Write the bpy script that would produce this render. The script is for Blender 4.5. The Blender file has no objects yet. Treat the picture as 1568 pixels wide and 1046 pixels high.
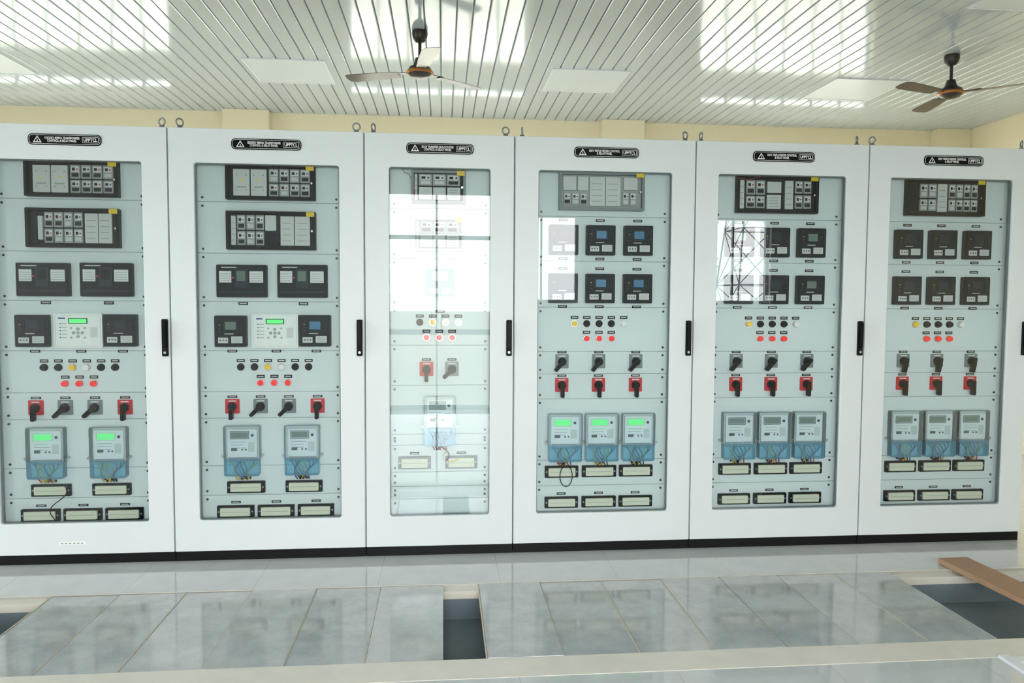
import bpy, math, random
from mathutils import Vector, Matrix
random.seed(7)
scn = bpy.context.scene
scn.view_settings.view_transform = 'Standard'
scn.view_settings.look = 'None'
scn.view_settings.exposure = 0.58
scn.view_settings.gamma = 1.0

def lin(c):
    out = []
    for v in c:
        v = v / 255.0
        out.append(v / 12.92 if v <= 0.04045 else ((v + 0.055) / 1.055) ** 2.4)
    return tuple(out) + (1.0,)

MATS = {}
def mat(name, rgb, rough=0.5, metal=0.0, emit=0.0, noise=0.04, nscale=30.0, spec=0.5, bump=0.0, ior=None):
    m = bpy.data.materials.new(name); m.use_nodes = True
    nt = m.node_tree; b = nt.nodes['Principled BSDF']
    c = lin(rgb)
    tc = nt.nodes.new('ShaderNodeTexCoord')
    nz = nt.nodes.new('ShaderNodeTexNoise'); nz.inputs['Scale'].default_value = nscale
    nt.links.new(tc.outputs['Object'], nz.inputs['Vector'])
    mx = nt.nodes.new('ShaderNodeMix'); mx.data_type = 'RGBA'
    mx.inputs[6].default_value = tuple(v * (1 - noise) for v in c[:3]) + (1,)
    mx.inputs[7].default_value = tuple(min(1, v * (1 + noise)) for v in c[:3]) + (1,)
    nt.links.new(nz.outputs['Fac'], mx.inputs[0])
    nt.links.new(mx.outputs[2], b.inputs['Base Color'])
    b.inputs['Roughness'].default_value = rough
    b.inputs['Metallic'].default_value = metal
    b.inputs['Specular IOR Level'].default_value = spec
    if ior: b.inputs['IOR'].default_value = ior
    if emit > 0:
        b.inputs['Emission Color'].default_value = c
        b.inputs['Emission Strength'].default_value = emit
    if bump > 0:
        bp = nt.nodes.new('ShaderNodeBump'); bp.inputs['Strength'].default_value = bump
        bp.inputs['Distance'].default_value = 0.002
        nt.links.new(nz.outputs['Fac'], bp.inputs['Height']); nt.links.new(bp.outputs[0], b.inputs['Normal'])
    MATS[name] = m
    return m

mat('cab', (220, 226, 227), 0.45, nscale=8, noise=0.02)
mat('plate', (218, 229, 229), 0.5, nscale=6, noise=0.02)
mat('plinth', (16, 16, 18), 0.5, spec=0.2)
mat('gasket', (120, 128, 130), 0.7)
mat('black', (10, 11, 12), 0.4, spec=0.15)
mat('blackm', (14, 15, 17), 0.6, spec=0.2)
mat('navy', (14, 24, 33), 0.4, spec=0.15)
mat('navy2', (36, 50, 60), 0.4, spec=0.2)
mat('mod', (205, 210, 206), 0.5)
mat('mod2', (158, 164, 162), 0.5)
mat('dark', (30, 34, 36), 0.5, spec=0.2)
mat('white', (240, 242, 240), 0.5)
mat('whitem', (232, 236, 232), 0.45)
mat('paper', (222, 226, 222), 0.6)
mat('lcd', (104, 126, 114), 0.2)
mat('lcdg', (90, 225, 120), 0.3, emit=0.35)
mat('lcdb', (60, 115, 150), 0.2, emit=0.1)
mat('yellow', (232, 200, 30), 0.4)
mat('lampw', (238, 238, 232), 0.3)
mat('lampy', (230, 190, 50), 0.3, emit=0.1)
mat('red', (206, 40, 44), 0.4)
mat('redlamp', (236, 36, 28), 0.25, emit=0.22)
mat('redplate', (205, 30, 42), 0.45)
mat('grayplate', (122, 131, 134), 0.45)
mat('chrome', (200, 200, 200), 0.25, metal=1.0)
mat('steel', (150, 152, 152), 0.35, metal=0.9)
mat('beige', (214, 218, 196), 0.5)
mat('copper', (170, 110, 60), 0.3, metal=0.8)
mat('wy', (214, 190, 50), 0.5); mat('wr', (180, 40, 35), 0.5); mat('wb', (40, 70, 150), 0.5)
mat('fanbrown', (40, 29, 26), 0.3, noise=0.1)
mat('fanblade', (74, 68, 66), 0.2, metal=0.3)
mat('cream', (242, 229, 194), 0.8, nscale=3, noise=0.03)
mat('wallwhite', (232, 231, 226), 0.8, nscale=3)
mat('curb', (222, 217, 204), 0.35, nscale=9, noise=0.1)
mat('trench', (112, 124, 131), 0.6, nscale=5, noise=0.2)
mat('alu', (225, 228, 230), 0.4)
mat('groove', (118, 126, 130), 0.6)
mat('diffuser', (212, 220, 223), 0.3)
mat('ground', (150, 148, 130), 0.9, nscale=1.5, noise=0.25)
mat('galv', (110, 114, 116), 0.6)
mat('screw', (60, 64, 66), 0.3, metal=0.6)
mat('grout', (196, 186, 164), 0.8, noise=0.2)

def glassy(name, tint, refl, ior=1.5, rough=0.0, alpha=None):
    m = bpy.data.materials.new(name); m.use_nodes = True
    nt = m.node_tree; nt.nodes.clear()
    o = nt.nodes.new('ShaderNodeOutputMaterial')
    tr = nt.nodes.new('ShaderNodeBsdfTransparent'); tr.inputs[0].default_value = lin(tint)
    gl = nt.nodes.new('ShaderNodeBsdfGlossy'); gl.inputs['Roughness'].default_value = rough
    gl.inputs[0].default_value = (1, 1, 1, 1)
    fr = nt.nodes.new('ShaderNodeFresnel'); fr.inputs[0].default_value = ior
    ml = nt.nodes.new('ShaderNodeMath'); ml.operation = 'MULTIPLY'; ml.inputs[1].default_value = refl; ml.use_clamp = True
    mx = nt.nodes.new('ShaderNodeMixShader')
    nt.links.new(fr.outputs[0], ml.inputs[0]); nt.links.new(ml.outputs[0], mx.inputs[0])
    last = tr
    if alpha is not None:
        df = nt.nodes.new('ShaderNodeBsdfDiffuse'); df.inputs[0].default_value = lin(alpha[0])
        m2 = nt.nodes.new('ShaderNodeMixShader'); m2.inputs[0].default_value = alpha[1]
        nt.links.new(tr.outputs[0], m2.inputs[1]); nt.links.new(df.outputs[0], m2.inputs[2]); last = m2
    nt.links.new(last.outputs[0], mx.inputs[1]); nt.links.new(gl.outputs[0], mx.inputs[2])
    nt.links.new(mx.outputs[0], o.inputs[0])
    MATS[name] = m
glassy('glass', (249, 254, 254), 1.25)
glassy('cover', (242, 250, 253), 1.3, alpha=((225, 240, 246), 0.10))
glassy('coverblue', (196, 236, 250), 1.3, alpha=((150, 218, 245), 0.24))

m = mat('slat', (190, 200, 205), 0.10, nscale=2, noise=0.03, ior=1.8)
def granite(name, base, dark, rough, tile=None, island=False):
    m = bpy.data.materials.new(name); m.use_nodes = True
    nt = m.node_tree; b = nt.nodes['Principled BSDF']; N = nt.nodes.new; L = nt.links.new
    tc = N('ShaderNodeTexCoord')
    n1 = N('ShaderNodeTexNoise'); n1.inputs['Scale'].default_value = 220; n1.inputs['Detail'].default_value = 3
    n2 = N('ShaderNodeTexNoise'); n2.inputs['Scale'].default_value = 7; n2.inputs['Detail'].default_value = 8; n2.inputs['Roughness'].default_value = 0.7
    L(tc.outputs['Object'], n1.inputs['Vector']); L(tc.outputs['Object'], n2.inputs['Vector'])
    r2 = N('ShaderNodeMapRange'); r2.inputs[1].default_value = 0.35; r2.inputs[2].default_value = 0.7
    L(n2.outputs['Fac'], r2.inputs[0])
    ad = N('ShaderNodeMath'); ad.operation = 'MULTIPLY_ADD'; ad.inputs[1].default_value = 0.5
    ml = N('ShaderNodeMath'); ml.operation = 'MULTIPLY'; ml.inputs[1].default_value = 0.45
    L(r2.outputs[0], ml.inputs[0]); L(n1.outputs['Fac'], ad.inputs[0]); L(ml.outputs[0], ad.inputs[2])
    fac = ad.outputs[0]
    if island:
        g = N('ShaderNodeNewGeometry')
        a2 = N('ShaderNodeMath'); a2.operation = 'MULTIPLY_ADD'; a2.inputs[1].default_value = 0.3
        L(g.outputs['Random Per Island'], a2.inputs[0]); L(fac, a2.inputs[2]); fac = a2.outputs[0]
    mx = N('ShaderNodeMix'); mx.data_type = 'RGBA'
    mx.inputs[6].default_value = lin(base); mx.inputs[7].default_value = lin(dark)
    L(fac, mx.inputs[0]); col = mx.outputs[2]
    if tile:
        br = N('ShaderNodeTexBrick'); br.offset = 0; br.inputs['Scale'].default_value = 1
        br.inputs['Brick Width'].default_value = tile; br.inputs['Row Height'].default_value = tile
        br.inputs['Mortar Size'].default_value = 0.0014; br.inputs['Mortar Smooth'].default_value = 0.1
        br.inputs['Color1'].default_value = (1, 1, 1, 1); br.inputs['Color2'].default_value = (1, 1, 1, 1)
        br.inputs['Mortar'].default_value = (0, 0, 0, 1)
        mp = N('ShaderNodeMapping'); mp.inputs['Location'].default_value = (0.1, 0.43, 0)
        L(tc.outputs['Object'], mp.inputs[0]); L(mp.outputs[0], br.inputs['Vector'])
        m3 = N('ShaderNodeMix'); m3.data_type = 'RGBA'; m3.inputs[6].default_value = lin((172, 170, 162))
        L(br.outputs['Color'], m3.inputs[0]); L(col, m3.inputs[7]); col = m3.outputs[2]
    L(col, b.inputs['Base Color'])
    b.inputs['IOR'].default_value = 1.9
    rr_ = N('ShaderNodeMapRange'); rr_.inputs[3].default_value = rough; rr_.inputs[4].default_value = rough + 0.1
    L(n2.outputs['Fac'], rr_.inputs[0]); L(rr_.outputs[0], b.inputs['Roughness'])
    MATS[name] = m
granite('granite', (206, 208, 206), (182, 186, 185), 0.01, tile=0.6)
granite('slabmat', (210, 210, 206), (158, 163, 162), 0.03, island=True)
m = mat('wood', (168, 128, 98), 0.6)
nt = m.node_tree
wv = nt.nodes.new('ShaderNodeTexWave'); wv.inputs['Scale'].default_value = 6; wv.inputs['Distortion'].default_value = 4
rp = nt.nodes.new('ShaderNodeMix'); rp.data_type = 'RGBA'
rp.inputs[6].default_value = lin((180, 144, 114)); rp.inputs[7].default_value = lin((150, 112, 86))
nt.links.new(wv.outputs['Fac'], rp.inputs[0]); nt.links.new(rp.outputs[2], nt.nodes['Principled BSDF'].inputs['Base Color'])

def rr(x0, x1, z0, z1, r, n=4):
    pts = []
    for cx, cz, a0 in ((x1 - r, z0 + r, -90), (x1 - r, z1 - r, 0), (x0 + r, z1 - r, 90), (x0 + r, z0 + r, 180)):
        for k in range(n + 1):
            a = math.radians(a0 + 90 * k / n)
            pts.append((cx + r * math.cos(a), cz + r * math.sin(a)))
    return pts

class MB:
    def __init__(s):
        s.v = []; s.f = []; s.m = []; s.sm = []; s.names = []
    def mi(s, n):
        if n not in s.names: s.names.append(n)
        return s.names.index(n)
    def add(s, vs, fs, m, smooth=False):
        o = len(s.v); s.v += vs; k = s.mi(m)
        for f in fs:
            s.f.append([o + i for i in f]); s.m.append(k); s.sm.append(smooth)
    def box(s, x0, x1, y0, y1, z0, z1, m):
        vs = [(x0, y0, z0), (x1, y0, z0), (x1, y1, z0), (x0, y1, z0), (x0, y0, z1), (x1, y0, z1), (x1, y1, z1), (x0, y1, z1)]
        s.add(vs, [(0, 3, 2, 1), (4, 5, 6, 7), (0, 1, 5, 4), (1, 2, 6, 5), (2, 3, 7, 6), (3, 0, 4, 7)], m)
    def prism(s, pts, y0, y1, m):
        n = len(pts)
        vs = [(x, y0, z) for x, z in pts] + [(x, y1, z) for x, z in pts]
        fs = [list(range(n)), list(range(2 * n - 1, n - 1, -1))]
        for i in range(n):
            j = (i + 1) % n; fs.append((i, n + i, n + j, j))
        s.add(vs, fs, m)
    def rbox(s, x0, x1, z0, z1, y0, y1, m, r=0.006):
        s.prism(rr(x0, x1, z0, z1, r, 3), y0, y1, m)
    def ring(s, o, i_, y0, y1, m):
        n = len(o)
        vs = [(x, y0, z) for x, z in o] + [(x, y0, z) for x, z in i_] + [(x, y1, z) for x, z in o] + [(x, y1, z) for x, z in i_]
        fs = []
        for i in range(n):
            j = (i + 1) % n
            fs += [(i, j, n + j, n + i), (i, 2 * n + i, 2 * n + j, j), (n + i, n + j, 3 * n + j, 3 * n + i), (2 * n + i, 3 * n + i, 3 * n + j, 2 * n + j)]
        s.add(vs, fs, m)
    def rring(s, x0, x1, z0, z1, t, y0, y1, m, r=0.006):
        s.ring(rr(x0, x1, z0, z1, r, 3), rr(x0 + t, x1 - t, z0 + t, z1 - t, max(r - t, 0.0008), 3), y0, y1, m)
    def cyl(s, cx, cz, r, y0, y1, m, n=14, r0=None):
        r0 = r if r0 is None else r0
        a = [2 * math.pi * k / n for k in range(n)]
        f = [(cx + r0 * math.cos(t), y0, cz + r0 * math.sin(t)) for t in a]
        b = [(cx + r * math.cos(t), y1, cz + r * math.sin(t)) for t in a]
        s.add(f, [list(range(n))], m)
        s.add(f + b, [(i, n + i, n + (i + 1) % n, (i + 1) % n) for i in range(n)], m, True)
    def lathe(s, cx, cy, prof, m, n=32):
        vs = []
        for r, z in prof:
            for k in range(n):
                t = 2 * math.pi * k / n; vs.append((cx + r * math.cos(t), cy + r * math.sin(t), z))
        fs = []
        for a in range(len(prof) - 1):
            for k in range(n):
                j = (k + 1) % n
                fs.append((a * n + k, a * n + j, (a + 1) * n + j, (a + 1) * n + k))
        s.add(vs, fs, m, True)
    def tube(s, pts, r, m, n=6, closed=False):
        P = [Vector(p) for p in pts]; vs = []; N = len(P)
        for i, p in enumerate(P):
            if closed: d = P[(i + 1) % N] - P[i - 1]
            else: d = P[min(i + 1, N - 1)] - P[max(i - 1, 0)]
            d.normalize()
            up = Vector((0, 1, 0)) if abs(d.y) < 0.9 else Vector((1, 0, 0))
            a = d.cross(up).normalized(); b = d.cross(a)
            for k in range(n):
                t = 2 * math.pi * k / n
                vs.append(tuple(p + a * r * math.cos(t) + b * r * math.sin(t)))
        fs = []
        for i in range(N if closed else N - 1):
            i2 = (i + 1) % N
            for k in range(n):
                j = (k + 1) % n
                fs.append((i * n + k, i * n + j, i2 * n + j, i2 * n + k))
        s.add(vs, fs, m, True)
    def xform(s, start, M):
        for i in range(start, len(s.v)): s.v[i] = tuple(M @ Vector(s.v[i]))
    def obj(s, name, parent=None, loc=(0, 0, 0), bevel=0):
        me = bpy.data.meshes.new(name); me.from_pydata(s.v, [], s.f)
        for n in s.names: me.materials.append(MATS[n])
        me.polygons.foreach_set('material_index', s.m); me.polygons.foreach_set('use_smooth', s.sm)
        me.update()
        o = bpy.data.objects.new(name, me); scn.collection.objects.link(o)
        o.location = loc
        if parent: o.parent = parent
        if bevel:
            b = o.modifiers.new('bevel', 'BEVEL'); b.width = bevel; b.segments = 2; b.limit_method = 'ANGLE'; b.angle_limit = math.radians(40)
        return o

def empty(name, loc):
    e = bpy.data.objects.new(name, None); e.empty_display_size = 0.2
    scn.collection.objects.link(e); e.location = loc; return e

def text(body, size, loc, parent, m, name, wmax=None):
    cu = bpy.data.curves.new(name, 'FONT'); cu.body = body; cu.size = size; cu.align_x = 'CENTER'; cu.align_y = 'CENTER'
    cu.extrude = 0.0004; cu.offset = size * 0.02; cu.space_line = 0.85
    cu.materials.append(MATS[m])
    o = bpy.data.objects.new(name, cu); scn.collection.objects.link(o)
    o.parent = parent; o.location = loc; o.rotation_euler = (math.radians(90), 0, 0)
    if wmax:
        bpy.context.view_layer.update()
        wd = o.dimensions[0]
        if wd > 0: o.scale = (wmax / wd, 1, 1)
    return o

# ================= instruments ==================
Y = 0.06
def label(m, cx, cz, w=0.05, h=0.014):
    m.box(cx - w / 2, cx + w / 2, Y - 0.003, Y, cz - h / 2, cz + h / 2, 'black')
    m.box(cx - w * 0.36, cx + w * 0.36, Y - 0.0036, Y, cz - h * 0.12, cz + h * 0.16, 'paper')

def block(m, x0, x1, z0, z1):
    m.rbox(x0, x1, z0, z1, Y - 0.018, Y, 'mod', 0.003)
    w = x1 - x0; h = z1 - z0
    for a, b in ((.2, .78), (.8, .78), (.2, .22), (.8, .22)):
        m.cyl(x0 + w * a, z0 + h * b, 0.004, Y - 0.02, Y, 'mod2', 8)
    m.cyl(x0 + w * .5, z0 + h * .58, 0.006, Y - 0.021, Y, 'lampy', 10)
    m.box(x0 + w * .2, x1 - w * .2, Y - 0.0188, Y, z0 + h * .3, z0 + h * .36, 'mod2')

def smod(m, x0, x1, z0, z1):
    w = x1 - x0; h = z1 - z0
    m.rbox(x0, x1, z0, z1, Y - 0.016, Y, 'mod2', 0.002)
    m.box(x0 + w * .12, x1 - w * .12, Y - 0.017, Y, z0 + h * .5, z1 - h * .1, 'paper')
    m.box(x0 + w * .2, x0 + w * .5, Y - 0.018, Y, z0 + h * .58, z0 + h * .8, 'dark')
    m.box(x0 + w * .15, x1 - w * .15, Y - 0.0175, Y, z0 + h * .12, z0 + h * .4, random.choice(['dark', 'dark', 'mod']))
    m.cyl(x0 + w * .72, z0 + h * .68, min(w, h) * .09, Y - 0.0195, Y, random.choice(['red', 'wb', 'dark']), 8)

def relay_case(m, x0, x1, z0, z1, spec, frame='black', back='dark'):
    m.rring(x0, x1, z0, z1, 0.014, Y - 0.035, Y, frame, 0.005)
    m.box(x0 + .01, x1 - .01, Y - 0.006, Y - 0.001, z0 + .01, z1 - .01, back)
    W = x1 - x0; H = z1 - z0
    for k, a, b, c, d in spec:
        q = (x0 + W * a, x0 + W * b, z0 + H * c, z0 + H * d)
        if k == 'B': block(m, *q)
        elif k == 'S': smod(m, *q)
        elif k == 'D': m.rbox(q[0], q[1], q[2], q[3], Y - 0.02, Y, 'navy', 0.002)
        elif k == 'P': m.rbox(q[0], q[1], q[2], q[3], Y - 0.02, Y, 'mod', 0.002)
        elif k == 'Q':
            m.rbox(q[0], q[1], q[2], q[3], Y - 0.018, Y, 'mod', 0.002)
            for t in range(4):
                zz = q[2] + (q[3] - q[2]) * (.15 + .2 * t)
                m.box(q[0] + (q[1] - q[0]) * .15, q[1] - (q[1] - q[0]) * .2, Y - .019, Y, zz, zz + .004, 'mod2')
    m.cyl(x1 - .02, (z0 + z1) / 2, .006, Y - .028, Y, 'chrome', 10)
    m.box(x1 - .048, x1 - .006, Y - .0365, Y - .03, z1 - .026, z1 - .002, 'yellow')

def grid(a, b, n, rows):
    out = []
    for c, d in rows:
        w = (b - a) / n
        for i in range(n): out.append(('S', a + w * i + .006, a + w * (i + 1) - .006, c, d))
    return out

def dual(m, x0, x1, z0, z1, green=False):
    m.rbox(x0, x1, z0, z1, Y - .03, Y, 'navy', .006)
    m.rring(x0 + .004, x1 - .004, z0 + .004, z1 - .004, .003, Y - .032, Y - .02, 'black', .005)
    W = x1 - x0; H = z1 - z0
    m.box(x0 + .06 * W, x0 + .3 * W, Y - .032, Y, z0 + .45 * H, z0 + .8 * H, 'paper')
    m.box(x0 + .66 * W, x0 + .93 * W, Y - .032, Y, z0 + .45 * H, z0 + .8 * H, 'paper')
    for t in range(4):
        m.box(x0 + .68 * W, x0 + .91 * W, Y - .0326, Y, z0 + (.5 + .07 * t) * H, z0 + (.515 + .07 * t) * H, 'mod2')
        m.box(x0 + .08 * W, x0 + .28 * W, Y - .0326, Y, z0 + (.5 + .07 * t) * H, z0 + (.515 + .07 * t) * H, 'mod2')
    m.rbox(x0 + .37 * W, x0 + .62 * W, z0 + .3 * H, z0 + .86 * H, Y - .034, Y, 'navy2', .003)
    m.box(x0 + .41 * W, x0 + .58 * W, Y - .035, Y, z0 + .5 * H, z0 + .8 * H, 'lcd' if green else 'navy')
    m.cyl(x0 + .335 * W, z0 + .6 * H, .005, Y - .034, Y, 'red', 8)
    m.box(x0 + .06 * W, x0 + .93 * W, Y - .032, Y, z0 + .14 * H, z0 + .2 * H, 'navy2')
    m.box(x0 + .1 * W, x0 + .4 * W, Y - .0325, Y, z0 + .9 * H, z0 + .93 * H, 'mod')

def numeric(m, x0, x1, z0, z1, lit=False):
    m.rbox(x0, x1, z0, z1, Y - .03, Y, 'navy', .006)
    W = x1 - x0; H = z1 - z0
    m.rbox(x0 + .07 * W, x1 - .07 * W, z0 + .07 * H, z1 - .07 * H, Y - .034, Y, 'navy', .004)
    m.rring(x0 + .3 * W, x0 + .72 * W, z0 + .5 * H, z0 + .84 * H, .003, Y - .038, Y, 'navy2', .004)
    m.box(x0 + .34 * W, x0 + .68 * W, Y - .036, Y, z0 + .55 * H, z0 + .8 * H, 'lcdb' if lit else 'lcd' if random.random() < .3 else 'navy2')
    m.rbox(x0 + .12 * W, x0 + .43 * W, z0 + .12 * H, z0 + .3 * H, Y - .036, Y, 'mod', .002)
    m.rbox(x0 + .53 * W, x0 + .88 * W, z0 + .12 * H, z0 + .34 * H, Y - .036, Y, 'mod', .002)
    for t in range(3):
        m.cyl(x0 + (.19 + .09 * t) * W, z0 + .215 * H, .0035, Y - .038, Y, 'dark', 8)
        m.box(x0 + .57 * W, x0 + .84 * W, Y - .0365, Y, z0 + (.17 + .055 * t) * H, z0 + (.18 + .055 * t) * H, 'mod2')
    for t in range(3):
        m.cyl(x0 + .17 * W, z0 + (.5 + .1 * t) * H, .0028, Y - .037, Y, ('wr', 'lcd', 'lampy')[t], 8)
    for t in range(2):
        m.cyl(x0 + .85 * W, z0 + (.55 + .16 * t) * H, .0045, Y - .038, Y, 'navy2', 8)
    m.box(x0 + .32 * W, x0 + .6 * W, Y - .0345, Y, z0 + .405 * H, z0 + .43 * H, 'mod')

def whitemeter(m, x0, x1, z0, z1):
    m.rbox(x0, x1, z0, z1, Y - .03, Y, 'whitem', .008)
    m.rring(x0 + .008, x1 - .008, z0 + .008, z1 - .008, .002, Y - .031, Y, 'mod', .006)
    W = x1 - x0; H = z1 - z0
    m.box(x0 + .33 * W, x0 + .68 * W, Y - .032, Y, z0 + .72 * H, z0 + .84 * H, 'lcdg')
    m.box(x0 + .31 * W, x0 + .7 * W, Y - .0312, Y, z0 + .7 * H, z0 + .86 * H, 'dark')
    for t in range(5):
        m.cyl(x0 + .14 * W, z0 + (.3 + .1 * t) * H, .003, Y - .033, Y, 'dark', 8)
        m.box(x0 + .17 * W, x0 + .27 * W, Y - .031, Y, z0 + (.29 + .1 * t) * H, z0 + (.31 + .1 * t) * H, 'mod2')
    for a, b in ((.5, .55), (.5, .33), (.41, .44), (.59, .44), (.5, .44)):
        m.cyl(x0 + a * W, z0 + b * H, .008, Y - .034, Y, 'mod2', 12)
    for a in (.36, .64):
        m.cyl(x0 + a * W, z0 + .58 * H, .005, Y - .033, Y, 'mod2', 10); m.cyl(x0 + a * W, z0 + .3 * H, .005, Y - .033, Y, 'mod2', 10)
    m.box(x0 + .75 * W, x0 + .9 * W, Y - .031, Y, z0 + .3 * H, z0 + .6 * H, 'mod')
    m.box(x0 + .1 * W, x0 + .24 * W, Y - .031, Y, z0 + .84 * H, z0 + .88 * H, 'wb')

def button(m, cx, cz, c):
    m.cyl(cx, cz, .0195, Y - .006, Y, 'chrome' if c != 'black' else 'blackm', 18)
    m.cyl(cx, cz, .0165, Y - .021, Y - .004, c, 18, r0=.0145)
    label(m, cx, cz + .034, .042, .016)

def switch(m, cx, cz, plate, ang):
    m.rbox(cx - .037, cx + .037, cz - .037, cz + .041, Y - .008, Y, plate, .004)
    m.cyl(cx, cz, .024, Y - .016, Y, 'blackm', 18)
    m.cyl(cx, cz, .017, Y - .03, Y, 'black', 16)
    s = len(m.v)
    m.rbox(-.010, .010, -.066, .02, Y - .046, Y - .022, 'black', .007)
    m.xform(s, Matrix.Translation((cx, 0, cz)) @ Matrix.Rotation(math.radians(ang), 4, 'Y'))
    m.box(cx - .02, cx + .02, Y - .009, Y, cz + .028, cz + .034, 'paper')
    label(m, cx, cz + .053, .05, .012)

def emeter(m, x0, x1, z0, z1, green, blue=True):
    W = x1 - x0; H = z1 - z0
    m.rbox(x0 + .06 * W, x1 - .06 * W, z0 + .3 * H, z1 - .03 * H, Y - .012, Y, 'mod', .008)
    m.rbox(x0 + .1 * W, x1 - .1 * W, z0 + .4 * H, z1 - .07 * H, Y - .026, Y, 'white', .006)
    m.box(x0 + .2 * W, x0 + .66 * W, Y - .0275, Y, z1 - .24 * H, z1 - .13 * H, 'lcdg' if green else 'lcd')
    m.rring(x0 + .17 * W, x0 + .69 * W, z1 - .26 * H, z1 - .11 * H, .003, Y - .028, Y, 'dark' if not green else 'mod', .003)
    m.cyl(x0 + .78 * W, z1 - .19 * H, .008, Y - .03, Y, 'dark', 10)
    for t in range(3):
        zz = z1 - (.31 + .055 * t) * H
        m.box(x0 + .2 * W, x0 + (.55 + .08 * random.random()) * W, Y - .0268, Y, zz - .003, zz, 'mod2')
    m.rbox(x0 + .2 * W, x0 + .36 * W, z1 - .48 * H, z1 - .43 * H, Y - .029, Y, 'dark', .002)
    m.cyl(x0 + .5 * W, z1 - .46 * H, .005, Y - .029, Y, 'dark', 8); m.cyl(x0 + .6 * W, z1 - .46 * H, .005, Y - .029, Y, 'dark', 8)
    m.box(x0 + .66 * W, x0 + .84 * W, Y - .0268, Y, z1 - .5 * H, z1 - .32 * H, 'mod')
    m.rbox(x0 + .12 * W, x1 - .12 * W, z0 + .29 * H, z0 + .39 * H, Y - .02, Y, 'mod2', .004)
    for t in range(8):
        m.cyl(x0 + (.18 + .09 * t) * W, z0 + .34 * H, .0045, Y - .022, Y, 'copper', 8)
    for t in range(9):
        xs = x0 + (.17 + .083 * t) * W; xe = (x0 + x1) / 2 + (t - 4) * .006
        c = random.choice(['wy', 'wr', 'wb', 'black', 'wy', 'black'])
        zz = z0 + .32 * H; ze = z0 + .0 * H - .01
        pts = []
        for k in range(9):
            u = k / 8
            pts.append((xs + (xe - xs) * (3 * u * u - 2 * u ** 3) + .012 * math.sin(u * 6 + t), Y - .018 - .014 * math.sin(u * math.pi), zz + (ze - zz) * u))
        m.tube(pts, .003, c, 5)
    pts = [((x0 + x1) / 2 + .02 * math.sin(k * .9), Y - .01, z0 + .1 * H - .008 * k) for k in range(6)]
    m.tube(pts, .004, 'black', 6)

def emcover(g, x0, x1, z0, z1):
    W = x1 - x0; H = z1 - z0
    def front(a, b, c, d, y, mt, r):
        p = rr(a, b, c, d, r, 3); g.add([(x, y, z) for x, z in p], [list(range(len(p)))], mt)
    front(x0, x1, z0 + .33 * H, z1, Y - .036, 'cover', .012)
    g.rring(x0, x1, z0 + .33 * H, z1, .004, Y - .0365, Y, 'cover', .012)
    front(x0 + .02 * W, x1 - .02 * W, z0 + .05 * H, z0 + .37 * H, Y - .041, 'coverblue', .01)
    g.rring(x0 + .02 * W, x1 - .02 * W, z0 + .05 * H, z0 + .37 * H, .004, Y - .0415, Y, 'coverblue', .01)
    for cx in (x0 - .006, x1 + .006):
        g.cyl(cx, z0 + .42 * H, .009, Y - .03, Y, 'cover', 10)

def termblock(m, x0, x1, z0, z1, frame='black'):
    m.rbox(x0, x1, z0, z1, Y - .014, Y, frame, .004)
    W = x1 - x0
    m.rbox(x0 + .1 * W, x1 - .1 * W, z0 + .01, z1 - .01, Y - .026, Y, 'beige', .004)
    m.box(x0 + .15 * W, x1 - .15 * W, Y - .0268, Y, (z0 + z1) / 2 - .001, (z0 + z1) / 2 + .001, 'mod2')
    for cx in (x0 + .05 * W, x1 - .05 * W):
        m.cyl(cx, (z0 + z1) / 2, .005, Y - .018, Y, 'steel', 10)
    label(m, (x0 + x1) / 2, z1 + .016, .05, .012)

def frontplates(m, w, seams):
    zs = [2.17] + list(seams) + [.14]
    for a, b in zip(zs[:-1], zs[1:]):
        m.box(.055, w - .055, Y, Y + .006, b + .0012, a - .0012, 'plate')
        for zz in (a - .022, b + .022):
            for cx in (.153, w - .153):
                m.cyl(cx, zz, .0065, Y - .003, Y, 'screw', 10)

TITLES = ["132/33KV 40MVA TRANSFORMER\nCONTROL & RELAY PANEL", "132/33KV 40MVA TRANSFORMER\nCONTROL & RELAY PANEL",
          "33 KV TRANSFER BUS-COUPLER\nCONTROL & RELAY PANEL", "33KV TRIPLE FEEDER CONTROL\n& RELAY PANEL",
          "33KV TRIPLE FEEDER CONTROL\n& RELAY PANEL", "33KV TRIPLE FEEDER CONTROL\n& RELAY PANEL"]

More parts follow.
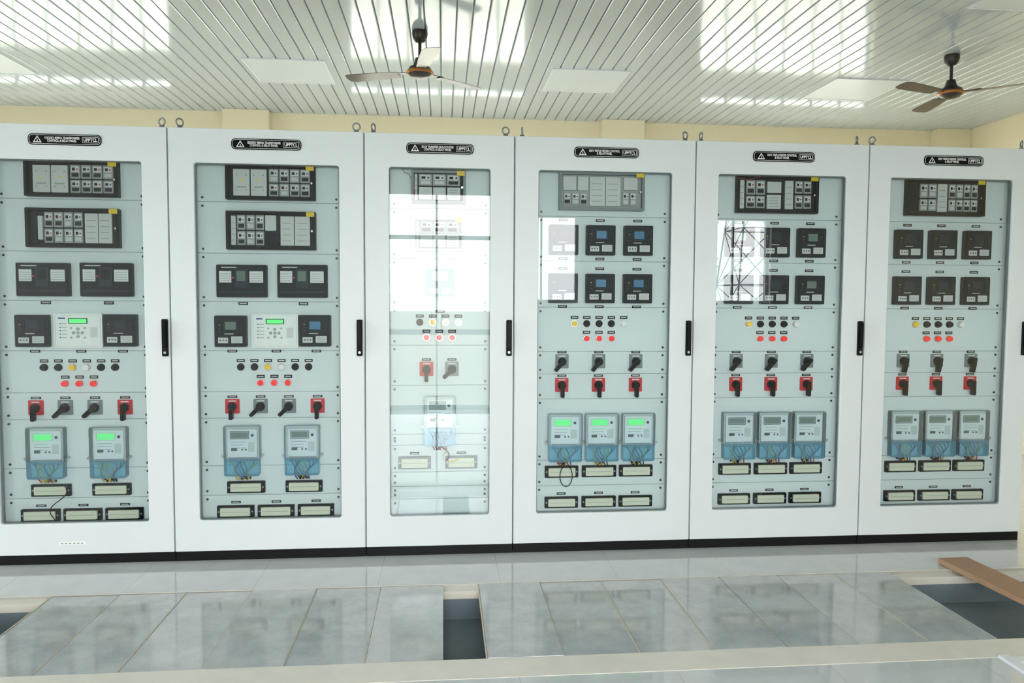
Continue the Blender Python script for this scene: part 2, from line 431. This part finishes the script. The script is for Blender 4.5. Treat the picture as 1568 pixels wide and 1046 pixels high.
def cabinet(idx, x, w):
    root = empty('control_relay_panel', (x, 0, 0))
    H0, H1 = .05, 2.28
    b = MB()
    g = .0015
    b.box(g, w - g, .075, .62, H0, H1, 'cab')
    b.box(g, .05, .022, .0749, H0, H1, 'cab'); b.box(w - .05, w - g, .022, .0749, H0, H1, 'cab')
    b.box(.05, w - .05, .022, .0749, 2.18, H1, 'cab'); b.box(.05, w - .05, .022, .0749, H0, .13, 'cab')
    b.obj('body', root)
    p = MB(); p.box(.002, w - .002, .012, .61, 0, H0, 'plinth'); p.obj('plinth', root)
    d = MB()
    d.ring(rr(.004, w - .004, H0 + .004, H1 - .003, .002, 6), rr(.13, w - .13, .22, 2.1, .014, 6), 0, .02, 'cab')
    d.obj('door', root, bevel=.0025)
    k = MB(); k.ring(rr(.126, w - .126, .216, 2.104, .018, 6), rr(.1345, w - .1345, .2245, 2.0955, .011, 6), .0205, .03, 'gasket'); k.obj('gasket', root)
    gl = MB(); gl.prism(rr(.1265, w - .1265, .2165, 2.1035, .016, 4), .0125, .0127, 'glass')
    gl.f = gl.f[:1]; gl.m = gl.m[:1]; gl.sm = gl.sm[:1]
    gl.obj('glass_pane', root)
    h = MB()
    hx = w - .026
    h.rbox(hx - .016, hx + .014, 1.095, 1.29, -.012, 0, 'blackm', .006)
    h.rbox(hx - .01, hx + .008, 1.14, 1.28, -.026, -.012, 'black', .006)
    h.cyl(hx - .001, 1.115, .007, -.016, 0, 'chrome', 12)
    h.obj('door_latch', root)
    e = MB()
    for cx, rot in ((.045, .5), (w - .045, -.35)):
        e.lathe(cx, .06, [(0, H1 + .016), (.012, H1 + .016), (.014, H1 + .008), (.014, H1)], 'steel', 12)
        s = len(e.v)
        e.tube([(.019 * math.cos(t * math.pi / 8), 0, .019 * math.sin(t * math.pi / 8)) for t in range(16)], .0045, 'steel', 8, closed=True)
        e.xform(s, Matrix.Translation((cx, .06, H1 + .036)) @ Matrix.Rotation(rot + idx * .3, 4, 'Z'))
    e.obj('eyebolts', root)
    s = MB(); cx = w / 2; cz = 2.2
    s.rbox(cx - .178, cx + .178, cz - .028, cz + .028, -.004, 0, 'black', .02)
    s.rring(cx - .173, cx + .173, cz - .023, cz + .023, .0016, -.005, -.003, 'white', .016)
    tri = [(cx - .153, cz - .016), (cx - .111, cz - .016), (cx - .132, cz + .018)]
    s.prism(tri, -.0055, -.003, 'white')
    s.prism([(cx - .146, cz - .012), (cx - .118, cz - .012), (cx - .132, cz + .011)], -.006, -.003, 'black')
    s.prism([(cx - .134, cz - .01), (cx - .1285, cz - .01), (cx - .133, cz + .007)], -.0065, -.003, 'white')
    s.rring(cx + .085, cx + .165, cz - .0145, cz + .0145, .0016, -.0055, -.003, 'white', .005)
    s.obj('nameplate', root)
    text(TITLES[idx], .0165, (cx - .013, -.005, cz), root, 'white', 'nameplate_text', .17)
    text("UPPTCL", .023, (cx + .125, -.005, cz - .0005), root, 'white', 'nameplate_initials', .066)
    if idx == 0:
        st = MB(); st.box(.415, .55, -.001, 0, .105, .122, 'white')
        for t in range(6): st.box(.425 + .02 * t, .437 + .02 * t, -.0014, 0, .110, .116, 'mod2')
        st.obj('paper_sticker', root)
    m = MB(); gc = MB()
    REDS = 'redlamp'
    if idx in (0, 1):
        frontplates(m, w, (1.908, 1.638, 1.383, 1.12, .90, .758, .50, .34))
        A = [('B', .08, .26, .12, .88), ('B', .275, .45, .12, .88)] + grid(.47, .94, 4, ((.52, .9), (.12, .48)))
        if idx == 0:
            Bs = [('D', .06, .11, .12, .88), ('P', .12, .17, .2, .8)] + grid(.18, .6, 4, ((.52, .9), (.12, .48))) + [('Q', .62, .76, .12, .88), ('Q', .77, .91, .12, .88)]
        else:
            Bs = [('Q', .05, .1, .12, .88)] + grid(.11, .42, 3, ((.52, .9), (.12, .48))) + [('P', .43, .55, .5, .9), ('D', .44, .58, .12, .45), ('Q', .6, .75, .12, .88), ('Q', .76, .93, .12, .88)]
        relay_case(m, .28, .742, 1.918, 2.1, A)
        relay_case(m, .28, .742, 1.657, 1.859, Bs)
        dual(m, .226, .485, 1.405, 1.577, idx == 1); dual(m, .54, .80, 1.405, 1.58, idx == 1)
        for c in (.355, .67): label(m, c, 1.372, .05, .016)
        numeric(m, .212, .377, 1.142, 1.308); whitemeter(m, .403, .645, 1.137, 1.317); numeric(m, .65, .816, 1.144, 1.312, idx == 1)
        for c in (.295, .525, .735): label(m, c, 1.118, .05, .014)
        for i, c in enumerate(('black', 'black', 'lampy', 'lampw', 'black', 'black')): button(m, .338 + .0712 * i, 1.033, c)
        for i in range(3): button(m, .441 + .072 * i, .948, REDS)
        for c, pl, an in ((.292, 'redplate', 0), (.439, 'grayplate', 45), (.588, 'grayplate', 45), (.74, 'redplate', 0)): switch(m, c, .82, pl, an)
        for x0, x1 in ((.25, .441), (.566, .755)):
            emeter(m, x0, x1, .436, .722, idx == 0); emcover(gc, x0, x1, .436, .722)
        for x0, x1 in ((.26, .459), (.567, .763)): termblock(m, x0, x1, .352, .416)
        for x0, x1 in ((.205, .4), (.418, .612), (.63, .824)): termblock(m, x0, x1, .219, .284)
        if idx == 0:
            m.tube([(.43 + .03 * math.sin(k * .7) - .006 * k, Y - .03, .42 - .02 * k) for k in range(11)], .0025, 'black')
    elif idx == 2:
        frontplates(m, w, (1.89, 1.62, 1.36, 1.15, .93, .66, .60, .45, .37, .30))
        A = [('Q', .06, .11, .1, .9)] + grid(.13, .9, 3, ((.55, .9),)) + [('P', .14, .38, .12, .5), ('P', .4, .63, .12, .5), ('Q', .66, .9, .12, .5)]
        relay_case(m, .246, .538, 1.915, 2.09, A, frame='grayplate', back='dark')  # grey frame: haze of the door glass reflection put into the colour
        relay_case(m, .255, .53, 1.66, 1.84, A, frame='mod', back='mod2')  # pale case: washing-out by the glass reflection is painted into its colours
        m.rbox(.31, .49, 1.40, 1.58, Y - .03, Y, 'mod', .006); m.rbox(.325, .475, 1.415, 1.565, Y - .034, Y, 'mod2', .004)
        m.box(.36, .44, Y - .036, Y, 1.5, 1.55, 'paper'); m.rbox(.34, .39, 1.43, 1.46, Y - .037, Y, 'paper', .002); m.rbox(.41, .46, 1.43, 1.46, Y - .037, Y, 'paper', .002)
        label(m, .4, 1.335, .05, .014)
        for i, c in enumerate(('black', 'lampy', 'lampw', 'lampw')): button(m, .29 + .07 * i, 1.275, c)
        for i in range(3): button(m, .326 + .07 * i, 1.192, REDS)
        switch(m, .326, 1.018, 'redplate', 0); switch(m, .465, 1.018, 'grayplate', 45)
        emeter(m, .312, .486, .585, .874, False); emcover(gc, .312, .486, .585, .874)
        for x0, x1 in ((.172, .35), (.429, .606)): termblock(m, x0, x1, .468, .538, 'grayplate')
        m.tube([(.4 + .05 * math.sin(k * .35) , Y - .03, .6 - .012 * k) for k in range(8)] , .003, 'black')
        m.tube([(.46 + .045 * math.cos(k * .5 + 2), Y - .03, .54 + .03 * math.sin(k * .5 + 2)) for k in range(9)], .0022, 'wy')
        m.tube([(.2 + .004 * k, Y - .02, 2.1 - .01 * k) for k in range(3)] + [(.235 + .03 * math.sin(k * .3), Y - .02, 2.07 - .02 * k) for k in range(8)], .0015, 'wr')
    else:
        frontplates(m, w, (1.86, 1.615, 1.36, 1.115, .99, .85, .505, .36))
        if idx == 3:
            A = [('P', .05, .2, .52, .88), ('P', .22, .34, .52, .88), ('Q', .36, .54, .12, .88), ('Q', .55, .72, .12, .88), ('P', .76, .92, .55, .88)] + grid(.05, .34, 3, ((.14, .46),)) + grid(.74, .92, 2, ((.14, .5),))
        elif idx == 4:
            A = [('Q', .05, .1, .12, .88)] + grid(.12, .36, 2, ((.5, .88), (.14, .46))) + [('Q', .38, .55, .12, .5), ('P', .38, .55, .55, .85), ('Q', .6, .7, .12, .88)] + grid(.72, .93, 2, ((.14, .5), (.55, .88)))
        else:
            A = [('D', .05, .16, .12, .88)] + grid(.18, .4, 2, ((.5, .88), (.14, .46))) + [('Q', .41, .53, .12, .88)] + grid(.55, .93, 4, ((.5, .88), (.14, .46)))
        relay_case(m, .247, .722, 1.893, 2.1, A, frame='grayplate' if idx == 3 else 'black', back='mod2' if idx == 3 else 'dark')  # fourth panel's frame is greyed to paint in the glass reflection
        for (z0, z1) in ((1.648, 1.812), (1.384, 1.546)):
            for i, c in enumerate((.275, .482, .693)):
                numeric(m, c - .081, c + .081, z0, z1, idx == 3 and i > 0)
                label(m, c, z1 + .028, .05, .014); label(m, c, z0 - .02, .05, .014)
        for i, c in enumerate(('lampy', 'black', 'black', 'black', 'lampw')): button(m, .343 + .0695 * i, 1.27, c)
        for i in range(3): button(m, .412 + .07 * i, 1.187, REDS)
        for i, c in enumerate((.275, .482, .693)):
            switch(m, c, 1.058, 'grayplate', 40 if idx < 5 else 10); switch(m, c, .926, 'redplate', 0)
        for j, (x0, x1) in enumerate(((.195, .39), (.403, .597), (.612, .803))):
            emeter(m, x0, x1, .487, .772, idx == 3); emcover(gc, x0, x1, .487, .772)
        for x0, x1 in ((.183, .372), (.393, .588), (.605, .797)):
            termblock(m, x0, x1, .408, .474); termblock(m, x0, x1, .236, .299)
        if idx == 3:
            m.tube([(.3 + .035 * math.sin(k * .45), Y - .03, .42 + .06 * math.cos(k * .45)) for k in range(14)], .0025, 'black')
        if idx == 4:
            m.tube([(.24 + .02 * k, Y - .04, 2.09 - .015 * math.sin(k * .5)) for k in range(12)], .0015, 'wr')
    m.obj('instruments', root); gc.obj('meter_covers', root)
    return root

xs = [(-1, 1), (0, 1), (1, .8), (1.8, 1), (2.8, 1), (3.8, 1)]
for i, (x, w) in enumerate(xs): cabinet(i, x, w)

# ================= room ==================
X0, X1, Y0, Y1, ZC = -5.5, 6.75, -5.5, 3.32, 3.15
def wall_x(name, y0, y1, x0, x1, z0, z1, ops, m):
    b = MB(); x = x0
    for a, c, zr in sorted(ops):
        if a > x: b.box(x, a, y0, y1, z0, z1, m)
        z = z0
        for q0, q1 in zr:
            if q0 > z: b.box(a, c, y0, y1, z, q0, m)
            z = q1
        if z < z1: b.box(a, c, y0, y1, z, z1, m)
        x = c
    if x < x1: b.box(x, x1, y0, y1, z0, z1, m)
    return b.obj(name)
back_w = [(-6.2 + 1.0, -4.75, [(1.0, 2.62)]), (-2.8, -1.1, [(1.0, 2.62), (2.83, 2.95)]), (.5, 2.25, [(1.0, 2.62), (2.83, 2.95)]), (3.95, 5.75, [(1.0, 2.62), (2.83, 2.95)])]
wall_x('wall_back', Y1, Y1 + .2, X0 - .2, X1 + .2, -.35, ZC + .1, back_w, 'cream')
front_w = [(-5.2, -4.0, [(1.2, 2.6)]), (.62, 2.05, [(0.02, 2.75)]), (2.2, 3.16, [(1.36, 2.5)]), (4.75, 5.72, [(1.36, 2.5)])]  # first opening is an unseen window, added to bring in more daylight
wall_x('wall_front', Y0 - .2, Y0, X0 - .2, X1 + .2, -.35, ZC + .1, front_w, 'wallwhite')
b = MB()
b.box(X0 - .2, X0, Y0, -3.6, -.35, ZC + .1, 'wallwhite'); b.box(X0 - .2, X0, -.2, Y1, -.35, ZC + .1, 'wallwhite')
b.box(X0 - .2, X0, -3.6, -.2, -.35, .9, 'wallwhite'); b.box(X0 - .2, X0, -3.6, -.2, 2.7, ZC + .1, 'wallwhite')
b.obj('wall_left')
b = MB(); b.box(X1, X1 + .2, Y0, Y1, -.35, ZC + .1, 'cream'); b.obj('wall_right')
for i, x in enumerate((-3.97, -.41, 3.16, 6.6)):
    b = MB(); b.box(x - .21, min(x + .21, X1), Y1 - .12, Y1, 0, ZC, 'cream'); b.obj('trim_%d' % (i + 1), bevel=.004)

wn = [0]
def window(x0, x1, z0, z1, y, nx, nz, door=False):
    wn[0] += 1
    b = MB(); t = .04
    b.box(x0, x0 + t, y, y + .06, z0, z1, 'alu'); b.box(x1 - t, x1, y, y + .06, z0, z1, 'alu')
    b.box(x0 + t, x1 - t, y, y + .06, z0, z0 + t, 'alu'); b.box(x0 + t, x1 - t, y, y + .06, z1 - t, z1, 'alu')
    for k in range(1, nx):
        x = x0 + (x1 - x0) * k / nx; b.box(x - .012, x + .012, y + .01, y + .05, z0 + t, z1 - t, 'alu')
    for k in range(1, nz):
        z = z0 + (z1 - z0) * k / nz; b.box(x0 + t, x1 - t, y + .012, y + .048, z - .012, z + .012, 'alu')
    if door:
        b.box(x0 + t, x1 - t, y + .012, y + .048, 2.15, 2.2, 'alu')
        b.box(x0 + t, x1 - t, y + .012, y + .048, .95, 1.02, 'alu')
        for s_ in (-1, 1):
            xm = (x0 + x1) / 2 + s_ * .06
            b.tube([(xm, y + .06, 1.0), (xm, y + .1, 1.02), (xm, y + .1, 1.2), (xm, y + .06, 1.22)], .008, 'steel')
    b.obj(('door_%d' if door else 'window_%d') % wn[0])
def portal(loc, rot, sx, sz):
    l = bpy.data.lights.new('portal', 'AREA'); l.shape = 'RECTANGLE'; l.size = sx; l.size_y = sz
    l.cycles.is_portal = True
    o = bpy.data.objects.new('window_sky_portal', l); scn.collection.objects.link(o); o.location = loc; o.rotation_euler = rot
for a, c, zr in back_w:
    for i, (q0, q1) in enumerate(zr):
        window(a, c, q0, q1, Y1 + .07, 6, 3 if i == 0 else 1)
        portal(((a + c) / 2, Y1 + .19, (q0 + q1) / 2), (math.radians(-90), 0, 0), c - a, q1 - q0)
for i, (a, c, zr) in enumerate(front_w):
    q0, q1 = zr[0]
    window(a, c, q0, q1, Y0 - .14 if i != 1 else Y0 + .001, 2, 1 if i != 1 else 1, door=(i == 1))
    portal(((a + c) / 2, Y0 - .19, (q0 + q1) / 2), (math.radians(90), 0, 0), c - a, q1 - q0)
b = MB()
for yy in (-3.6, -2.75, -1.9, -1.05, -.24):
    b.box(X0 - .12, X0 - .06, yy, yy + .04, .9, 2.7, 'alu')
for zz in (.9, 1.8, 2.66): b.box(X0 - .115, X0 - .065, -3.56, -.24, zz, zz + .04, 'alu')
b.obj('window_%d' % (wn[0] + 1))  # unseen left wall window, added to light the room
portal((X0 - .19, -1.9, 1.8), (0, math.radians(-90), 0), 1.8, 3.4)

# ceiling
b = MB()
x = X0
while x < X1 - .01:
    a, c = x + .003, min(x + .097, X1)
    y0, y1 = Y0, Y1
    tilt = random.uniform(-.0004, .0004)
    prof = [(a, ZC + .012), (a + .001, ZC + .004), (a + .005, ZC + tilt), (c - .005, ZC - tilt), (c - .001, ZC + .004), (c, ZC + .012)]
    vs = [(px, y0, pz) for px, pz in prof] + [(px, y1, pz) for px, pz in prof]
    n = len(prof)
    b.add(vs, [(i, n + i, n + i + 1, i + 1) for i in range(n - 1)], 'slat', False)
    x += .1
b.box(X0 - .2, X1 + .2, Y0 - .2, Y1 + .2, ZC + .012, ZC + .12, 'groove')
b.obj('ceiling')
for yy in (1.97, -.06, -2.1, -4.1):
    for xx in (-4.34, -2.05, .245, 2.54, 4.82):
        if yy == 1.97 and xx > 4: xx = 4.79
        q = MB()
        q.box(-.3, -.286, -.3, .3, -.008, .004, 'alu'); q.box(.286, .3, -.3, .3, -.008, .004, 'alu')
        q.box(-.286, .286, -.3, -.286, -.008, .004, 'alu'); q.box(-.286, .286, .286, .3, -.008, .004, 'alu')
        q.box(-.286, .286, -.286, .286, -.005, .004, 'diffuser')
        q.obj('ceiling_light_panel', loc=(xx, yy, ZC - .001))

# fans
def fan(x, y, rot, drop):
    root = empty('ceiling_fan', (x, y, ZC))
    m = MB()
    m.lathe(0, 0, [(.012, -.075), (.03, -.07), (.045, -.05), (.052, -.02), (.05, 0)], 'fanbrown', 24)
    m.lathe(0, 0, [(.011, -drop + .03), (.011, -.07)], 'fanbrown', 12)
    m.lathe(0, 0, [(.012, -drop + .095), (.03, -drop + .09), (.036, -drop + .06), (.05, -drop + .035), (.05, -drop + .03)], 'fanbrown', 24)
    m.lathe(0, 0, [(0, -drop - .04), (.03, -drop - .038), (.06, -drop - .028), (.078, -drop - .012)], 'fanbrown', 32)
    m.lathe(0, 0, [(.078, -drop - .012), (.088, -drop - .006), (.088, -drop + .004), (.08, -drop + .01)], 'copper', 32)
    m.lathe(0, 0, [(.08, -drop + .01), (.07, -drop + .03), (.04, -drop + .036), (0, -drop + .038)], 'fanbrown', 32)
    m.obj('motor', root)
    bl = MB()
    for k in range(3):
        s = len(bl.v)
        pts = [(.07, -.014), (.17, -.028), (.19, -.02), (.19, .02), (.17, .028), (.07, .014)]
        vs = [(p, q, .003) for p, q in pts] + [(p, q, -.001) for p, q in pts]
        n = len(pts)
        bl.add(vs, [list(range(n)), list(range(2 * n - 1, n - 1, -1))] + [(i, n + i, n + (i + 1) % n, (i + 1) % n) for i in range(n)], 'fanbrown')
        pts = [(.15, -.045), (.3, -.056), (.47, -.06), (.515, -.045), (.525, 0), (.515, .045), (.47, .056), (.3, .05), (.15, .04)]
        n = len(pts); t = math.tan(math.radians(8))
        vs = [(p, q, -.002 + q * t) for p, q in pts] + [(p, q, -.0045 + q * t) for p, q in pts]
        bl.add(vs, [list(range(n)), list(range(2 * n - 1, n - 1, -1))] + [(i, n + i, n + (i + 1) % n, (i + 1) % n) for i in range(n)], 'fanblade')
        bl.xform(s, Matrix.Translation((0, 0, -drop)) @ Matrix.Rotation(math.radians(rot + 120 * k), 4, 'Z'))
    bl.obj('blades', root)
fan(1.264, .99, -80, .265)
fan(5.016, 1.07, -40, .265)

# floor
b = MB()
b.box(X0 - .2, X1 + .2, -.43, Y1, -.04, 0, 'granite')
b.box(X0 - .2, X1 + .2, Y0, -1.36, -.04, 0, 'granite')
b.box(X0 - .2, X1 + .2, -.49, -.43, -.05, -.012, 'curb')
b.box(X0 - .2, X1 + .2, -.49, -.42, -.16, -.051, 'trench')
b.box(X0 - .2, X1 + .2, -1.45, -1.205, -.16, -.041, 'trench')
b.box(X0 - .2, X1 + .2, -1.36, -1.21, -.04, 0.002, 'curb')
b.box(X0 - .2, X1 + .2, -1.205, -.43, -.2, -.15, 'trench')
b.obj('floor')
s = MB()
edges = []
left = [1.42 - .305 * i for i in range(0, 7)]
for i in range(6): edges.append((left[i + 1], left[i]))
e = -.70
while e > X0: edges.append((max(e - .305, X0), e)); e -= .305
for i in range(7): edges.append((1.59 + .305 * i, 1.59 + .305 * (i + 1)))
e = 4.62
while e < X1: edges.append((e, min(e + .305, X1))); e += .305
for a, c in edges:
    y0 = -1.207 + random.uniform(-.001, .004); dz = random.uniform(-.003, .002)
    s.box(a + .0025, c - .0025, y0, -.434, -.03, dz, 'slabmat')
    wob = random.uniform(.0015, .004)
    s.box(a - wob, a + .002, -1.2, -.436, -.03, -.0005, 'grout')
s.obj('trench_cover_slabs', bevel=.0015)
t = MB(); t.box(X0, X1, -.432, -.423, .0002, .0012, 'curb'); t.obj('trim_5')
t = MB()
t.box(3.60, 3.64, -2.0, -1.36, 0, .012, 'alu'); t.box(3.64, 4.0, -1.42, -1.38, 0, .012, 'alu')
t.obj('trench_edge_frame')
pk = MB()
pk.box(-.085, .085, -.62, .62, 0, .028, 'wood')
o = pk.obj('wooden_plank', loc=(4.175, -.95, .0032), bevel=.003); o.rotation_euler = (0, 0, math.radians(3))

# outside
g = MB(); g.box(-80, 80, -120, 80, -.7, -.6, 'ground'); gobj = g.obj('ground')
tw = MB()
def tower(m, cx, cy, h, b0, b1):
    N = 5
    def c(i, k):
        f = i / N; hw = (b0 + (b1 - b0) * f) / 2
        return (cx + hw * (1 if k in (1, 2) else -1), cy + hw * (1 if k > 1 else -1), -.6 + h * f)
    for i in range(N):
        for k in range(4):
            k2 = (k + 1) % 4
            m.tube([c(i, k), c(i + 1, k)], .045, 'galv', 4)
            m.tube([c(i, k), c(i + 1, k2)], .022, 'galv', 4); m.tube([c(i, k2), c(i + 1, k)], .022, 'galv', 4)
            m.tube([c(i + 1, k), c(i + 1, k2)], .022, 'galv', 4)
    for z in (.75, .9):
        m.tube([(cx - 3, cy, h * z), (cx + 3, cy, h * z)], .07, 'galv', 4)
tower(tw, 17.3, -33, 14, 3.6, .8)
tw.obj('transmission_tower', gobj)

# world
w = bpy.data.worlds.new('world'); scn.world = w; w.use_nodes = True
nt = w.node_tree; bg = nt.nodes['Background']
tc = nt.nodes.new('ShaderNodeTexCoord'); sp = nt.nodes.new('ShaderNodeSeparateXYZ'); cr = nt.nodes.new('ShaderNodeValToRGB')
nt.links.new(tc.outputs['Generated'], sp.inputs[0]); nt.links.new(sp.outputs['Z'], cr.inputs[0]); nt.links.new(cr.outputs[0], bg.inputs[0])
cr.color_ramp.elements[0].position = 0; cr.color_ramp.elements[0].color = (.9, .96, 1, 1)
cr.color_ramp.elements[1].position = .6; cr.color_ramp.elements[1].color = (.9, .95, 1.0, 1)
e = cr.color_ramp.elements.new(.12); e.color = (1, 1, .99, 1)
bg.inputs[1].default_value = 9.0

# camera
yaw, pitch, roll = -.0915, -.0558, -.0055
Rm = Matrix.Rotation(yaw, 3, 'Z') @ Matrix.Rotation(pitch, 3, 'X') @ Matrix.Rotation(roll, 3, 'Y')
r, f, u = Rm.col[0], Rm.col[1], Rm.col[2]
M = Matrix(((r[0], u[0], -f[0], 1.417), (r[1], u[1], -f[1], -4.0651), (r[2], u[2], -f[2], 1.4013), (0, 0, 0, 1)))
cd = bpy.data.cameras.new('camera'); cd.sensor_width = 36; cd.lens = 1150.03 / 1568 * 36
co = bpy.data.objects.new('camera', cd); scn.collection.objects.link(co); co.matrix_world = M
scn.camera = co
